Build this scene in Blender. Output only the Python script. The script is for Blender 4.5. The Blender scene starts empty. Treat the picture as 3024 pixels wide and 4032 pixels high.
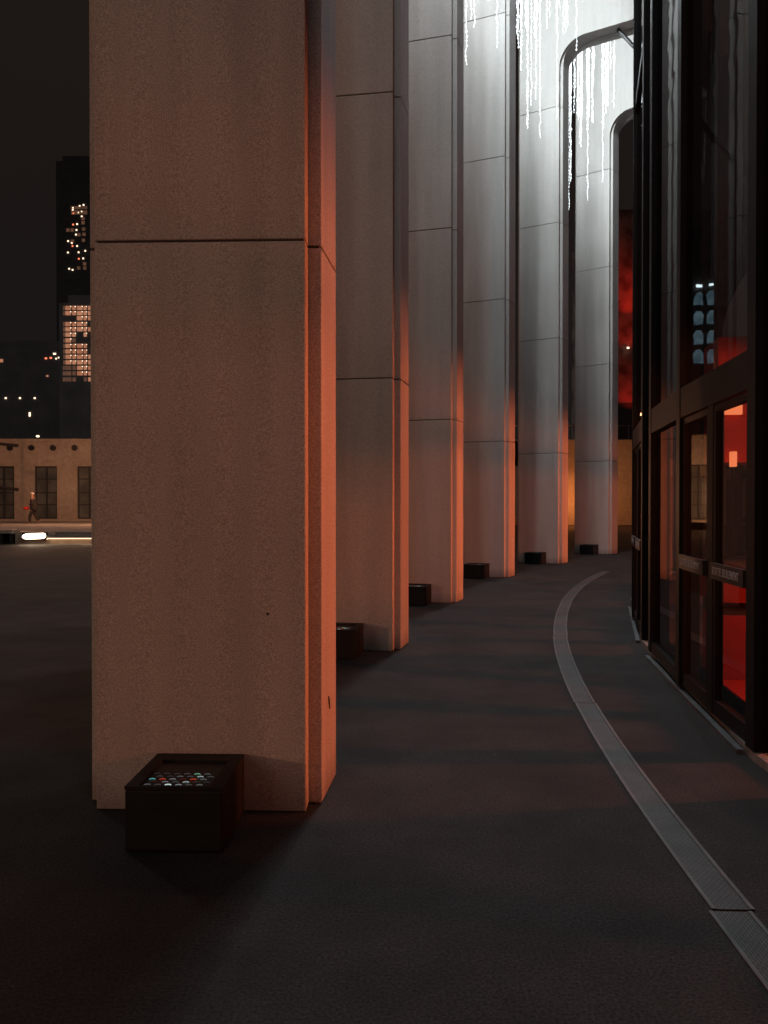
import bpy, bmesh, math, random
from mathutils import Vector, Matrix
random.seed(7)
R = math.radians
S = bpy.context.scene
COL = S.collection

# ------------------------------------------------------------------ camera
F = 3028.0            # focal length in photo pixels (3024 x 4032)
HOR = 1984.0          # horizon row in the photo
CAMH = 1.6
cam_d = bpy.data.cameras.new("camera")
cam = bpy.data.objects.new("camera", cam_d); COL.objects.link(cam)
cam.location = (0, 0, CAMH)
cam.rotation_euler = (R(90 - 0.605), 0, 0)
cam_d.sensor_fit = 'VERTICAL'; cam_d.sensor_height = 36; cam_d.lens = 36 * F / 4032
cam_d.clip_start = 0.05; cam_d.clip_end = 3000
S.camera = cam

# ------------------------------------------------------------------ world / exposure
S.view_settings.view_transform = 'Standard'; S.view_settings.look = 'None'
S.view_settings.exposure = 0; S.view_settings.gamma = 1
S.render.engine = 'CYCLES'
S.cycles.use_denoising = True; S.cycles.denoiser = 'OPENIMAGEDENOISE'
S.cycles.use_adaptive_sampling = False
S.cycles.max_bounces = 6; S.cycles.diffuse_bounces = 3; S.cycles.glossy_bounces = 4
S.cycles.transparent_max_bounces = 12
S.cycles.caustics_reflective = False; S.cycles.caustics_refractive = False
S.cycles.sample_clamp_indirect = 3.0; S.cycles.sample_clamp_direct = 8
S.cycles.blur_glossy = 1.0
W = bpy.data.worlds.new("World"); S.world = W; W.use_nodes = True
nt = W.node_tree; N = nt.nodes; L = nt.links
bg = N['Background']
tc = N.new('ShaderNodeTexCoord'); sep = N.new('ShaderNodeSeparateXYZ')
ramp = N.new('ShaderNodeValToRGB')
L.new(tc.outputs['Generated'], sep.inputs[0])
# city-lit night sky: faint brown overhead, a little greyer towards the roofs
cr = ramp.color_ramp
cr.elements[0].position = 0.0; cr.elements[0].color = (0.0088, 0.0080, 0.0080, 1)
cr.elements[1].position = 1.0; cr.elements[1].color = (0.0150, 0.0105, 0.0090, 1)
e = cr.elements.new(0.35); e.color = (0.0112, 0.0082, 0.0072, 1)
L.new(sep.outputs['Z'], ramp.inputs[0]); L.new(ramp.outputs[0], bg.inputs['Color'])
bg.inputs['Strength'].default_value = 1.0

def light(name, kind, loc, power, color, size=0.1, target=None, **kw):
    d = bpy.data.lights.new(name, kind); d.energy = power; d.color = color
    if kind == 'AREA':
        d.shape = 'RECTANGLE' if 'sy' in kw else 'SQUARE'; d.size = size
        if 'sy' in kw: d.size_y = kw['sy']
    else:
        d.shadow_soft_size = size
    if 'spread' in kw: d.spread = R(kw['spread'])
    if kind == 'SPOT':
        d.spot_size = R(kw.get('cone', 60)); d.spot_blend = kw.get('blend', 0.6)
    o = bpy.data.objects.new(name, d); COL.objects.link(o); o.location = loc
    if target is not None:
        o.rotation_euler = (Vector(target) - Vector(loc)).to_track_quat('-Z', 'Y').to_euler()
    return o

SODIUM = (1.0, 0.40, 0.20)
COLD = (0.86, 0.95, 1.0)
# low sodium light of the square, behind the camera to the left
light('square_light', 'SPOT', (-16.5, -12.5, 2.75), 2050, (1.0, 0.43, 0.24), 0.35, (0.5, 12, 2.2), cone=75, blend=0.8)
# broad street glow from behind
light('street_glow', 'AREA', (-26, -46, 13), 1300, (1.0, 0.62, 0.48), 14, (1, 10, 2))

# ------------------------------------------------------------------ materials
def mat(name, color=(0.5, 0.5, 0.5), rough=0.6, metal=0.0, spec=0.5, emit=None, estr=0.0):
    m = bpy.data.materials.new(name); m.use_nodes = True
    b = m.node_tree.nodes['Principled BSDF']
    b.inputs['Base Color'].default_value = (*color, 1)
    b.inputs['Roughness'].default_value = rough
    b.inputs['Metallic'].default_value = metal
    b.inputs['Specular IOR Level'].default_value = spec
    if emit:
        b.inputs['Emission Color'].default_value = (*emit, 1)
        b.inputs['Emission Strength'].default_value = estr
    return m

def noise_mat(name, c1, c2, scale, rough=0.7, bump=0.0, bscale=None, spec=0.4, fine=None, fstr=0.25, metal=0.0, detail=4, lo=0.3, hi=0.7, zst=1.0):
    m = mat(name, c1, rough, metal, spec)
    t = m.node_tree; n = t.nodes; l = t.links; b = n['Principled BSDF']
    g = n.new('ShaderNodeNewGeometry')
    mp = n.new('ShaderNodeMapping'); mp.inputs['Scale'].default_value = (1, 1, zst)
    l.new(g.outputs['Position'], mp.inputs['Vector'])
    nz = n.new('ShaderNodeTexNoise'); nz.inputs['Scale'].default_value = scale; nz.inputs['Detail'].default_value = detail
    l.new(mp.outputs[0], nz.inputs['Vector'])
    cr = n.new('ShaderNodeValToRGB')
    cr.color_ramp.elements[0].position = lo; cr.color_ramp.elements[0].color = (*c1, 1)
    cr.color_ramp.elements[1].position = hi; cr.color_ramp.elements[1].color = (*c2, 1)
    l.new(nz.outputs['Fac'], cr.inputs[0])
    out = cr.outputs[0]
    if fine:
        fz = n.new('ShaderNodeTexNoise'); fz.inputs['Scale'].default_value = fine; fz.inputs['Detail'].default_value = 2
        l.new(g.outputs['Position'], fz.inputs['Vector'])
        mr = n.new('ShaderNodeMapRange'); mr.inputs['From Min'].default_value = 0.3; mr.inputs['From Max'].default_value = 0.7
        mr.inputs['To Min'].default_value = 1 - fstr; mr.inputs['To Max'].default_value = 1 + fstr
        l.new(fz.outputs['Fac'], mr.inputs['Value'])
        vm = n.new('ShaderNodeVectorMath'); vm.operation = 'SCALE'
        l.new(out, vm.inputs[0]); l.new(mr.outputs[0], vm.inputs['Scale'])
        out = vm.outputs[0]
    l.new(out, b.inputs['Base Color'])
    if bump:
        bz = n.new('ShaderNodeTexNoise'); bz.inputs['Scale'].default_value = bscale or scale * 6; bz.inputs['Detail'].default_value = 3
        l.new(g.outputs['Position'], bz.inputs['Vector'])
        bp = n.new('ShaderNodeBump'); bp.inputs['Strength'].default_value = bump; bp.inputs['Distance'].default_value = 0.01
        l.new(bz.outputs['Fac'], bp.inputs['Height']); l.new(bp.outputs[0], b.inputs['Normal'])
    return m

def emis(name, color, strength, sampling='AUTO'):
    m = mat(name, (0.02, 0.02, 0.02), 0.5, emit=color, estr=strength)
    try: m.cycles.emission_sampling = sampling
    except Exception: pass
    return m

M = {}
M['concrete'] = noise_mat('precast_concrete', (0.44, 0.425, 0.40), (0.54, 0.525, 0.50), 0.9, 0.85, 0.2, 90, 0.25, fine=150, fstr=0.34, detail=6, zst=0.5)
def vary(m):
    t = m.node_tree; n = t.nodes; l = t.links; b = n['Principled BSDF']
    src = b.inputs['Base Color'].links[0].from_socket
    g = n.new('ShaderNodeNewGeometry')
    mr = n.new('ShaderNodeMapRange'); mr.inputs['To Min'].default_value = 0.93; mr.inputs['To Max'].default_value = 1.05
    l.new(g.outputs['Random Per Island'], mr.inputs['Value'])
    mp = n.new('ShaderNodeMapping'); mp.inputs['Scale'].default_value = (5, 5, 0.35); l.new(g.outputs['Position'], mp.inputs['Vector'])
    nz = n.new('ShaderNodeTexNoise'); nz.inputs['Scale'].default_value = 1.0; nz.inputs['Detail'].default_value = 5; l.new(mp.outputs[0], nz.inputs['Vector'])
    m2 = n.new('ShaderNodeMapRange'); m2.inputs['From Min'].default_value = 0.35; m2.inputs['From Max'].default_value = 0.75
    m2.inputs['To Min'].default_value = 1.05; m2.inputs['To Max'].default_value = 0.86; l.new(nz.outputs['Fac'], m2.inputs['Value'])
    mm = n.new('ShaderNodeMath'); mm.operation = 'MULTIPLY'; l.new(mr.outputs[0], mm.inputs[0]); l.new(m2.outputs[0], mm.inputs[1])
    # grime of the foot of the shaft, with a ragged upper edge
    sp = n.new('ShaderNodeSeparateXYZ'); l.new(g.outputs['Position'], sp.inputs[0])
    ad = n.new('ShaderNodeMath'); ad.operation = 'MULTIPLY_ADD'; l.new(nz.outputs['Fac'], ad.inputs[0]); ad.inputs[1].default_value = -0.28; l.new(sp.outputs['Z'], ad.inputs[2])
    m3 = n.new('ShaderNodeMapRange'); m3.inputs['From Min'].default_value = -0.12; m3.inputs['From Max'].default_value = 0.05
    m3.inputs['To Min'].default_value = 0.62; m3.inputs['To Max'].default_value = 1.0; l.new(ad.outputs[0], m3.inputs['Value'])
    m5 = n.new('ShaderNodeMath'); m5.operation = 'MULTIPLY'; l.new(mm.outputs[0], m5.inputs[0]); l.new(m3.outputs[0], m5.inputs[1])
    vm = n.new('ShaderNodeVectorMath'); vm.operation = 'SCALE'; l.new(src, vm.inputs[0]); l.new(m5.outputs[0], vm.inputs['Scale'])
    l.new(vm.outputs[0], b.inputs['Base Color'])
vary(M['concrete'])
M['joint'] = mat('joint_sealant', (0.05, 0.045, 0.04), 0.9)
M['black_metal'] = noise_mat('black_metal', (0.016, 0.0165, 0.0175), (0.026, 0.026, 0.027), 5, 0.42, 0.05, 60, 0.3)
M['frame_metal'] = noise_mat('dark_bronze_frame', (0.010, 0.010, 0.0105), (0.016, 0.0155, 0.0155), 4, 0.5, 0.03, 40, 0.12)
M['housing'] = noise_mat('housing_paint', (0.007, 0.0075, 0.008), (0.012, 0.012, 0.0125), 9, 0.55, 0.15, 200, 0.25)
M['steel'] = noise_mat('worn_steel', (0.11, 0.115, 0.12), (0.2, 0.21, 0.22), 8, 0.45, 0.1, 80, 0.5, metal=0.6)
M['frame_edge'] = noise_mat('worn_edge_steel', (0.09, 0.092, 0.095), (0.16, 0.16, 0.16), 8, 0.5, 0.1, 80, 0.4)
M['curb'] = noise_mat('granite_curb', (0.16, 0.15, 0.14), (0.30, 0.29, 0.28), 14, 0.8, 0.3, 60, fine=120, fstr=0.25)
M['carpet'] = noise_mat('red_carpet', (0.50, 0.012, 0.008), (0.62, 0.02, 0.01), 40, 0.95)
M['redwall'] = noise_mat('red_wall', (0.34, 0.018, 0.009), (0.46, 0.03, 0.015), 3, 0.6)
M['darkwall'] = mat('dark_lobby_wall', (0.06, 0.04, 0.04), 0.7)
M['lobby_ceiling'] = mat('lobby_ceiling', (0.10, 0.07, 0.06), 0.8)
M['white'] = mat('white_lettering', (0.42, 0.40, 0.38), 0.7)
M['sandwall'] = noise_mat('sandstone_wall', (0.34, 0.28, 0.22), (0.45, 0.38, 0.30), 0.6, 0.9, 0.2, 20, fine=4, fstr=0.12)
M['farwall'] = noise_mat('dark_far_wall', (0.09, 0.088, 0.09), (0.13, 0.125, 0.125), 0.2, 0.9)
M['winframe'] = mat('window_frame', (0.03, 0.03, 0.032), 0.6)
M['dimglass'] = noise_mat('dim_window', (0.05, 0.055, 0.05), (0.16, 0.17, 0.15), 0.8, 0.4)
M['office'] = noise_mat('lit_office', (0.2, 0.1, 0.06), (0.3, 0.2, 0.1), 1.0)
M['foliage'] = noise_mat('dark_leaf', (0.04, 0.06, 0.03), (0.08, 0.10, 0.05), 6, 0.7)
M['bark'] = noise_mat('bark', (0.06, 0.045, 0.035), (0.12, 0.09, 0.07), 9, 0.9, 0.4)
M['coat'] = noise_mat('dark_coat', (0.018, 0.016, 0.016), (0.03, 0.026, 0.025), 20, 0.9)
M['skin'] = mat('skin', (0.45, 0.24, 0.17), 0.6)
M['capm'] = mat('cap_cloth', (0.55, 0.52, 0.48), 0.8)
M['redbag'] = mat('red_bag', (0.6, 0.03, 0.02), 0.5)
M['bead'] = emis('light_bead', (0.88, 0.97, 1.0), 3.2, 'NONE')
M['wire'] = mat('wire', (0.4, 0.4, 0.42), 0.4)

def lit_window(name, c1, c2, strength, scale=0.35):
    m = noise_mat(name, c1, c2, scale)
    n = m.node_tree.nodes; l = m.node_tree.links; b = n['Principled BSDF']
    src = b.inputs['Base Color'].links[0].from_socket
    l.new(src, b.inputs['Emission Color']); b.inputs['Emission Strength'].default_value = strength
    l.remove(b.inputs['Base Color'].links[0]); b.inputs['Base Color'].default_value = (0.03, 0.03, 0.03, 1)
    m.cycles.emission_sampling = 'NONE'
    return m
M['officelit'] = lit_window('office_window_glow', (0.40, 0.14, 0.07), (0.66, 0.30, 0.17), 0.75, 0.25)
M['officedim'] = lit_window('office_window_dim', (0.10, 0.05, 0.03), (0.22, 0.10, 0.06), 0.6)
M['lampdot'] = emis('window_lamp', (1.0, 0.72, 0.50), 2.2, 'NONE')
M['lampred'] = emis('red_window_lamp', (1.0, 0.22, 0.10), 1.6, 'NONE')
M['bluewin'] = lit_window('cool_window_glow', (0.10, 0.20, 0.26), (0.32, 0.50, 0.60), 0.9, 0.5)
M['bluedot'] = emis('cool_ceiling_lamp', (0.75, 0.95, 1.0), 6, 'NONE')
M['lamp_orange'] = emis('orange_lamp_glass', (1.0, 0.30, 0.10), 5)
M['sconce'] = emis('sconce_glass', (1.0, 0.24, 0.09), 1.6, 'NONE')
M['whitelamp'] = emis('white_lamp_glass', (1.0, 0.74, 0.52), 6, 'NONE')

def glass_mat():
    m = bpy.data.materials.new('tinted_glass'); m.use_nodes = True
    t = m.node_tree; n = t.nodes; l = t.links
    n.remove(n['Principled BSDF']); out = n['Material Output']
    tr = n.new('ShaderNodeBsdfTransparent'); tr.inputs[0].default_value = (0.62, 0.60, 0.58, 1)
    gl = n.new('ShaderNodeBsdfGlossy'); gl.inputs['Roughness'].default_value = 0.0
    gl.inputs[0].default_value = (0.62, 0.62, 0.62, 1)
    fr = n.new('ShaderNodeFresnel'); gg = n.new('ShaderNodeNewGeometry')
    mi = n.new('ShaderNodeMix'); l.new(gg.outputs['Backfacing'], mi.inputs[0]); mi.inputs[2].default_value = 1.52; mi.inputs[3].default_value = 1 / 1.52
    l.new(mi.outputs[0], fr.inputs['IOR'])   # a thin sheet mirrors alike from both sides
    # faint roller-wave in the sheets
    g = n.new('ShaderNodeNewGeometry'); mp = n.new('ShaderNodeMapping'); mp.inputs['Scale'].default_value = (0.35, 0.35, 3.2)
    nz = n.new('ShaderNodeTexNoise'); nz.inputs['Scale'].default_value = 1.3; nz.inputs['Detail'].default_value = 1
    bp = n.new('ShaderNodeBump'); bp.inputs['Strength'].default_value = 0.03; bp.inputs['Distance'].default_value = 0.02
    l.new(g.outputs['Position'], mp.inputs['Vector']); l.new(mp.outputs[0], nz.inputs['Vector'])
    l.new(nz.outputs['Fac'], bp.inputs['Height']); l.new(bp.outputs[0], gl.inputs['Normal'])
    mx = n.new('ShaderNodeMixShader')
    l.new(fr.outputs[0], mx.inputs[0]); l.new(tr.outputs[0], mx.inputs[1]); l.new(gl.outputs[0], mx.inputs[2])
    l.new(mx.outputs[0], out.inputs['Surface'])
    return m
M['glass'] = glass_mat()

def paving_mat():
    m = noise_mat('paving_concrete', (0.025, 0.0225, 0.021), (0.039, 0.035, 0.033), 0.35, 0.8, 0.25, 55, 0.25, fine=85, fstr=0.6, detail=7)
    t = m.node_tree; n = t.nodes; l = t.links; b = n['Principled BSDF']
    src = b.inputs['Base Color'].links[0].from_socket
    g = n.new('ShaderNodeNewGeometry'); sp = n.new('ShaderNodeSeparateXYZ'); l.new(g.outputs['Position'], sp.inputs[0])
    def mth(op, a, bb=None, cc=None):
        q = n.new('ShaderNodeMath'); q.operation = op
        for i, v in enumerate((a, bb, cc)):
            if v is None: continue
            if isinstance(v, (int, float)): q.inputs[i].default_value = v
            else: l.new(v, q.inputs[i])
        return q.outputs[0]
    dx = mth('SUBTRACT', 37.5, sp.outputs[0]); dy = mth('SUBTRACT', sp.outputs[1], 1.8)
    phi = mth('ARCTAN2', dy, dx)
    rr = mth('SQRT', mth('ADD', mth('MULTIPLY', dx, dx), mth('MULTIPLY', dy, dy)))
    a = mth('PINGPONG', mth('ADD', phi, R(-7.0) + 20 * R(6.6)), R(3.3))     # distance to nearest radial joint (rad)
    arc = mth('MULTIPLY', a, 36.5)
    j1 = mth('LESS_THAN', arc, 0.009)
    b2 = mth('ABSOLUTE', mth('SUBTRACT', rr, 39.6))
    j2 = mth('LESS_THAN', b2, 0.008)
    jj = mth('MULTIPLY', mth('MAXIMUM', j1, j2), 0.85)
    mix = n.new('ShaderNodeMix'); mix.data_type = 'RGBA'
    l.new(jj, mix.inputs[0]); l.new(src, mix.inputs[6]); mix.inputs[7].default_value = (0.03, 0.028, 0.026, 1)
    # worn blotches and small pale spots of the surface itself
    nz = n.new('ShaderNodeTexNoise'); nz.inputs['Scale'].default_value = 1.7; nz.inputs['Detail'].default_value = 8; nz.inputs['Roughness'].default_value = 0.65
    l.new(g.outputs['Position'], nz.inputs['Vector'])
    mr = n.new('ShaderNodeMapRange'); mr.inputs['From Min'].default_value = 0.35; mr.inputs['From Max'].default_value = 0.65
    mr.inputs['To Min'].default_value = 0.68; mr.inputs['To Max'].default_value = 1.30
    l.new(nz.outputs['Fac'], mr.inputs['Value'])
    vm = n.new('ShaderNodeVectorMath'); vm.operation = 'SCALE'
    # trodden gum spots
    vo = n.new('ShaderNodeTexVoronoi'); vo.inputs['Scale'].default_value = 1.9; l.new(g.outputs['Position'], vo.inputs['Vector'])
    gs = mth('MULTIPLY', mth('LESS_THAN', vo.outputs['Distance'], 0.028), 0.7)
    cr2 = mth('ADD', mr.outputs[0], gs)
    l.new(mix.outputs[2], vm.inputs[0]); l.new(cr2, vm.inputs['Scale'])
    l.new(vm.outputs[0], b.inputs['Base Color'])
    return m
M['paving'] = paving_mat()

def grate_mat():
    m = noise_mat('cast_grate', (0.050, 0.051, 0.053), (0.084, 0.085, 0.087), 7, 0.55, 0, None, 0.5, fine=90, fstr=0.2)
    t = m.node_tree; n = t.nodes; l = t.links; b = n['Principled BSDF']
    src = b.inputs['Base Color'].links[0].from_socket
    uv = n.new('ShaderNodeUVMap')
    br = n.new('ShaderNodeTexBrick'); br.inputs['Scale'].default_value = 1.0
    br.inputs['Color1'].default_value = (0.12, 0.12, 0.12, 1); br.inputs['Color2'].default_value = (0.12, 0.12, 0.12, 1)
    br.inputs['Mortar'].default_value = (1, 1, 1, 1); br.inputs['Brick Width'].default_value = 0.030; br.inputs['Row Height'].default_value = 0.013
    br.inputs['Mortar Size'].default_value = 0.0042; br.inputs['Mortar Smooth'].default_value = 0.2
    l.new(uv.outputs[0], br.inputs['Vector'])
    mix = n.new('ShaderNodeMix'); mix.data_type = 'RGBA'; mix.blend_type = 'MULTIPLY'; mix.inputs[0].default_value = 1
    l.new(src, mix.inputs[6]); l.new(br.outputs['Color'], mix.inputs[7])
    l.new(mix.outputs[2], b.inputs['Base Color'])
    return m
M['grate'] = grate_mat()

# ------------------------------------------------------------------ helpers
def link(name, bm, m, parent=None, smooth=False, bevel=0.0):
    me = bpy.data.meshes.new(name)
    bmesh.ops.recalc_face_normals(bm, faces=bm.faces[:])
    bm.to_mesh(me); bm.free()
    if smooth:
        for p in me.polygons: p.use_smooth = True
    me.materials.append(m if not isinstance(m, str) else M[m])
    o = bpy.data.objects.new(name, me); COL.objects.link(o)
    if parent is not None: o.parent = parent
    if bevel:
        md = o.modifiers.new('bevel', 'BEVEL'); md.width = bevel; md.segments = 2; md.limit_method = 'ANGLE'; md.angle_limit = R(40)
    return o

def thing(name, label, cat, loc=(0, 0, 0), rz=0, group=None):
    o = bpy.data.objects.new(name, None); COL.objects.link(o)
    o.empty_display_size = 0.2
    o.location = loc; o.rotation_euler = (0, 0, rz); o['label'] = label; o['category'] = cat
    if group: o['group'] = group
    return o
def tag(o, label=None, cat=None, group=None, kind=None):
    for k, v in (('label', label), ('category', cat), ('group', group), ('kind', kind)):
        if v: o[k] = v
    return o
def dup(src, parent=None):
    c = src.copy(); COL.objects.link(c); c.parent = parent
    if parent is not None: c.matrix_parent_inverse = src.matrix_parent_inverse
    for ch in [x for x in bpy.data.objects if x.parent is src]:
        dup(ch, c)
    return c

def box(bm, x0, x1, y0, y1, z0, z1):
    vs = [bm.verts.new(p) for p in ((x0,y0,z0),(x1,y0,z0),(x1,y1,z0),(x0,y1,z0),(x0,y0,z1),(x1,y0,z1),(x1,y1,z1),(x0,y1,z1))]
    for f in ((0,3,2,1),(4,5,6,7),(0,1,5,4),(1,2,6,5),(2,3,7,6),(3,0,4,7)): bm.faces.new([vs[i] for i in f])
    return vs
def prism(bm, pts0, pts1):
    """loft between two closed outlines with equal vertex counts"""
    a = [bm.verts.new(p) for p in pts0]; b = [bm.verts.new(p) for p in pts1]
    n = len(a)
    for i in range(n):
        j = (i + 1) % n
        bm.faces.new((a[i], a[j], b[j], b[i]))
    bm.faces.new(a); bm.faces.new(b[::-1])
def seg(bm, p0, p1, z0, z1, t0, t1):
    """upright box along p0-p1 (plan), from offset t0 to t1 along the plan normal"""
    p0 = Vector(p0); p1 = Vector(p1); d = (p1 - p0).normalized(); nn = Vector((-d.y, d.x))
    q = [p0 + nn * t0, p1 + nn * t0, p1 + nn * t1, p0 + nn * t1]
    prism(bm, [(v.x, v.y, z0) for v in q], [(v.x, v.y, z1) for v in q])
def tube(bm, a, b, r0, r1=None, n=12):
    a = Vector(a); b = Vector(b); r1 = r0 if r1 is None else r1
    q = (b - a).to_track_quat('Z', 'Y')
    prism(bm, [a + q @ Vector((r0*math.cos(2*math.pi*i/n), r0*math.sin(2*math.pi*i/n), 0)) for i in range(n)],
              [b + q @ Vector((r1*math.cos(2*math.pi*i/n), r1*math.sin(2*math.pi*i/n), 0)) for i in range(n)])
CX, CY = 37.5, 1.8
def P(r, phi):
    return (CX - r * math.cos(R(phi)), CY + r * math.sin(R(phi)))
def at(px, d): return (px - 1512) / F * d
def zat(py, d): return CAMH + (HOR - py) / F * d

# ------------------------------------------------------------------ ground
bm = bmesh.new()
vs = [bm.verts.new(p) for p in ((-900,-500,0),(900,-500,0),(900,1500,0),(-900,1500,0))]
bm.faces.new(vs)
tag(link('ground', bm, 'paving'), kind='structure')

# linear drain following the curve of the colonnade
drain = thing('drain_channel', 'narrow curved metal drain grate set flush in the dark paving', 'drain')
for k, (a0, a1) in enumerate([(-8.1,-3.1),(-3.1,1.9),(1.9,6.9),(6.9,11.9),(11.9,16.9),(16.9,21.9),(21.9,26.9)]):
    bm = bmesh.new(); uvl = bm.loops.layers.uv.new('UVMap')
    off = (0.012, 0.016, -0.003, 0.004, -0.004, 0.003, 0)[k]
    n = 20; g = 0.008
    ang = [a0 + 0.012 + (a1 - a0 - 0.024) * i / n for i in range(n + 1)]
    rows = []
    for a in ang:
        s = R(a) * 36.15
        rows.append([(bm.verts.new((*P(r + off, a), 0.006)), (s, r)) for r in (36.085, 36.215)])
    for i in range(n):
        q = [rows[i][0], rows[i][1], rows[i+1][1], rows[i+1][0]]
        f = bm.faces.new([v for v, _ in q])
        for lp, (_, uv) in zip(f.loops, q): lp[uvl].uv = uv
    o = link('grate', bm, 'grate', drain)
    bm = bmesh.new()
    for r0, r1 in ((36.066, 36.083), (36.217, 36.234)):
        pr = None
        for a in ang:
            cur = [bm.verts.new((*P(r + off, a), z)) for r, z in ((r0, 0.001), (r0, 0.009), (r1, 0.009), (r1, 0.001))]
            if pr:
                for i in range(3): bm.faces.new((pr[i], pr[i+1], cur[i+1], cur[i]))
            pr = cur
    link('edge_rail', bm, 'frame_edge', drain)

# ------------------------------------------------------------------ pillars
pos = {  # inner front edge (X, depth), rotation
    0: (-0.62, -0.75, -4.0), 1: (-0.405, 3.97, 1.8), 2: (0.096, 8.31, 8.6), 3: (1.081, 12.376, 15.2),
    4: (2.604, 16.65, 22.6), 5: (4.65, 20.53, 29.4), 6: (7.11, 24.35, 35.5)}
JZ = [0, 2.96, 6.03, 9.10, 12.17, 17.2]
GAP = 0.012
ARCH = 13.87; RAD = 0.68; OUT = -1.10; REACH = 2.75; TOPZ = 17.2
def arch_outline(z0, ins):
    """outline (u, z) of the top piece: shaft, rounded haunch and beam to the hall; ins = how far the opening is set back"""
    u_in = ins; zs = ARCH + ins; rad = RAD
    pts = [(OUT - ins, z0), (u_in, z0)]
    for i in range(0, 13):
        a = math.pi - (math.pi / 2) * i / 12
        pts.append((u_in + rad + rad * math.cos(a), zs - rad + rad * math.sin(a)))
    pts += [(REACH, zs), (REACH, TOPZ), (OUT - ins, TOPZ)]
    return pts
pil_labels = {
    0: 'tall pale concrete pillar beside the viewer, seen only as a reflection in the glass',
    1: 'nearest and widest concrete pillar, filling the left, orange lit and with a small dark stain',
    2: 'second concrete pillar from the front, partly hidden behind the nearest one',
    3: 'third concrete pillar from the front, brownish below and grey at the top',
    4: 'fourth concrete pillar from the front, grey, with one string of lights ending before it',
    5: 'fifth concrete pillar whose rounded arch bends over the walkway under bright lights',
    6: 'farthest concrete pillar, with the small rounded arch beside the glass front'}
def make_pillar(k):
    x, d, th = pos[k]
    t = thing('concrete_pillar', pil_labels[k], 'pillar', (x, d, 0), -R(th), 'concrete pillars of the colonnade')
    # local axes: +x towards the hall, +y away from the viewer
    for (y0, y1, nm) in ((0, 0.115, 'front_panel'), (0.557, 0.672, 'rear_panel')):
        bm = bmesh.new()
        for i in range(4):
            z0 = JZ[i] + (0.004 if i == 0 else GAP / 2); z1 = JZ[i+1] - GAP / 2
            box(bm, OUT, 0, y0, y1, z0, z1)
        o = arch_outline(JZ[4] + GAP / 2, 0)
        prism(bm, [(u, y0, z) for u, z in o], [(u, y1, z) for u, z in o])
        link(nm, bm, 'concrete', t, bevel=0.006)
    bm = bmesh.new(); y0, y1 = 0.1151, 0.5569; tp = 0.035
    for i in range(4):
        z0 = JZ[i] + (0.006 if i == 0 else GAP / 2); z1 = JZ[i+1] - GAP / 2
        a = [(OUT - .07, y0), (0.07, y0), (0.07 + tp, y1), (OUT - .07 - tp, y1)]
        prism(bm, [(u, y, z0) for u, y in a], [(u, y, z1) for u, y in a])
    o0 = arch_outline(JZ[4] + GAP / 2, 0.07); o1 = arch_outline(JZ[4] + GAP / 2, 0.07 + tp)
    prism(bm, [(u, y0, z) for u, z in o0], [(u, y1, z) for u, z in o1])
    link('core', bm, 'concrete', t, bevel=0.005)
    bm = bmesh.new()
    for i in range(1, 5):
        box(bm, OUT + .012, -0.012, 0.012, 0.114, JZ[i] - GAP/2 + .0005, JZ[i] + GAP/2 - .0005)
        box(bm, OUT - .055, 0.055, 0.1165, 0.555, JZ[i] - GAP/2 + .0005, JZ[i] + GAP/2 - .0005)
    link('joint_sealant', bm, 'joint', t)
    return t
for k in pos: pl = make_pillar(k)
# stain and drilled hole on the nearest pillar
bm = bmesh.new(); tube(bm, (-.197, -0.0015, 1.03), (-.197, 0.01, 1.03), 0.008, n=12)
fp = [c for c in bpy.data.objects if c.parent and c.parent.get('label') == pil_labels[1]]
pr1 = fp[0].parent; link('anchor_hole', bm, 'joint', pr1)
bm = bmesh.new(); bmx = [(0.0795, .30, .53), (0.0815, .325, .50), (0.082, .335, .45), (0.081, .31, .49)]
a_ = [bm.verts.new((x + .0115, y, z)) for x, y, z in bmx]; b_ = [bm.verts.new((x - .02, y, z)) for x, y, z in bmx]
for i in range(4): bm.faces.new((a_[i], a_[(i+1) % 4], b_[(i+1) % 4], b_[i]))
bm.faces.new(a_); bm.faces.new(b_[::-1]); link('chip', bm, 'joint', pr1)

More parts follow.
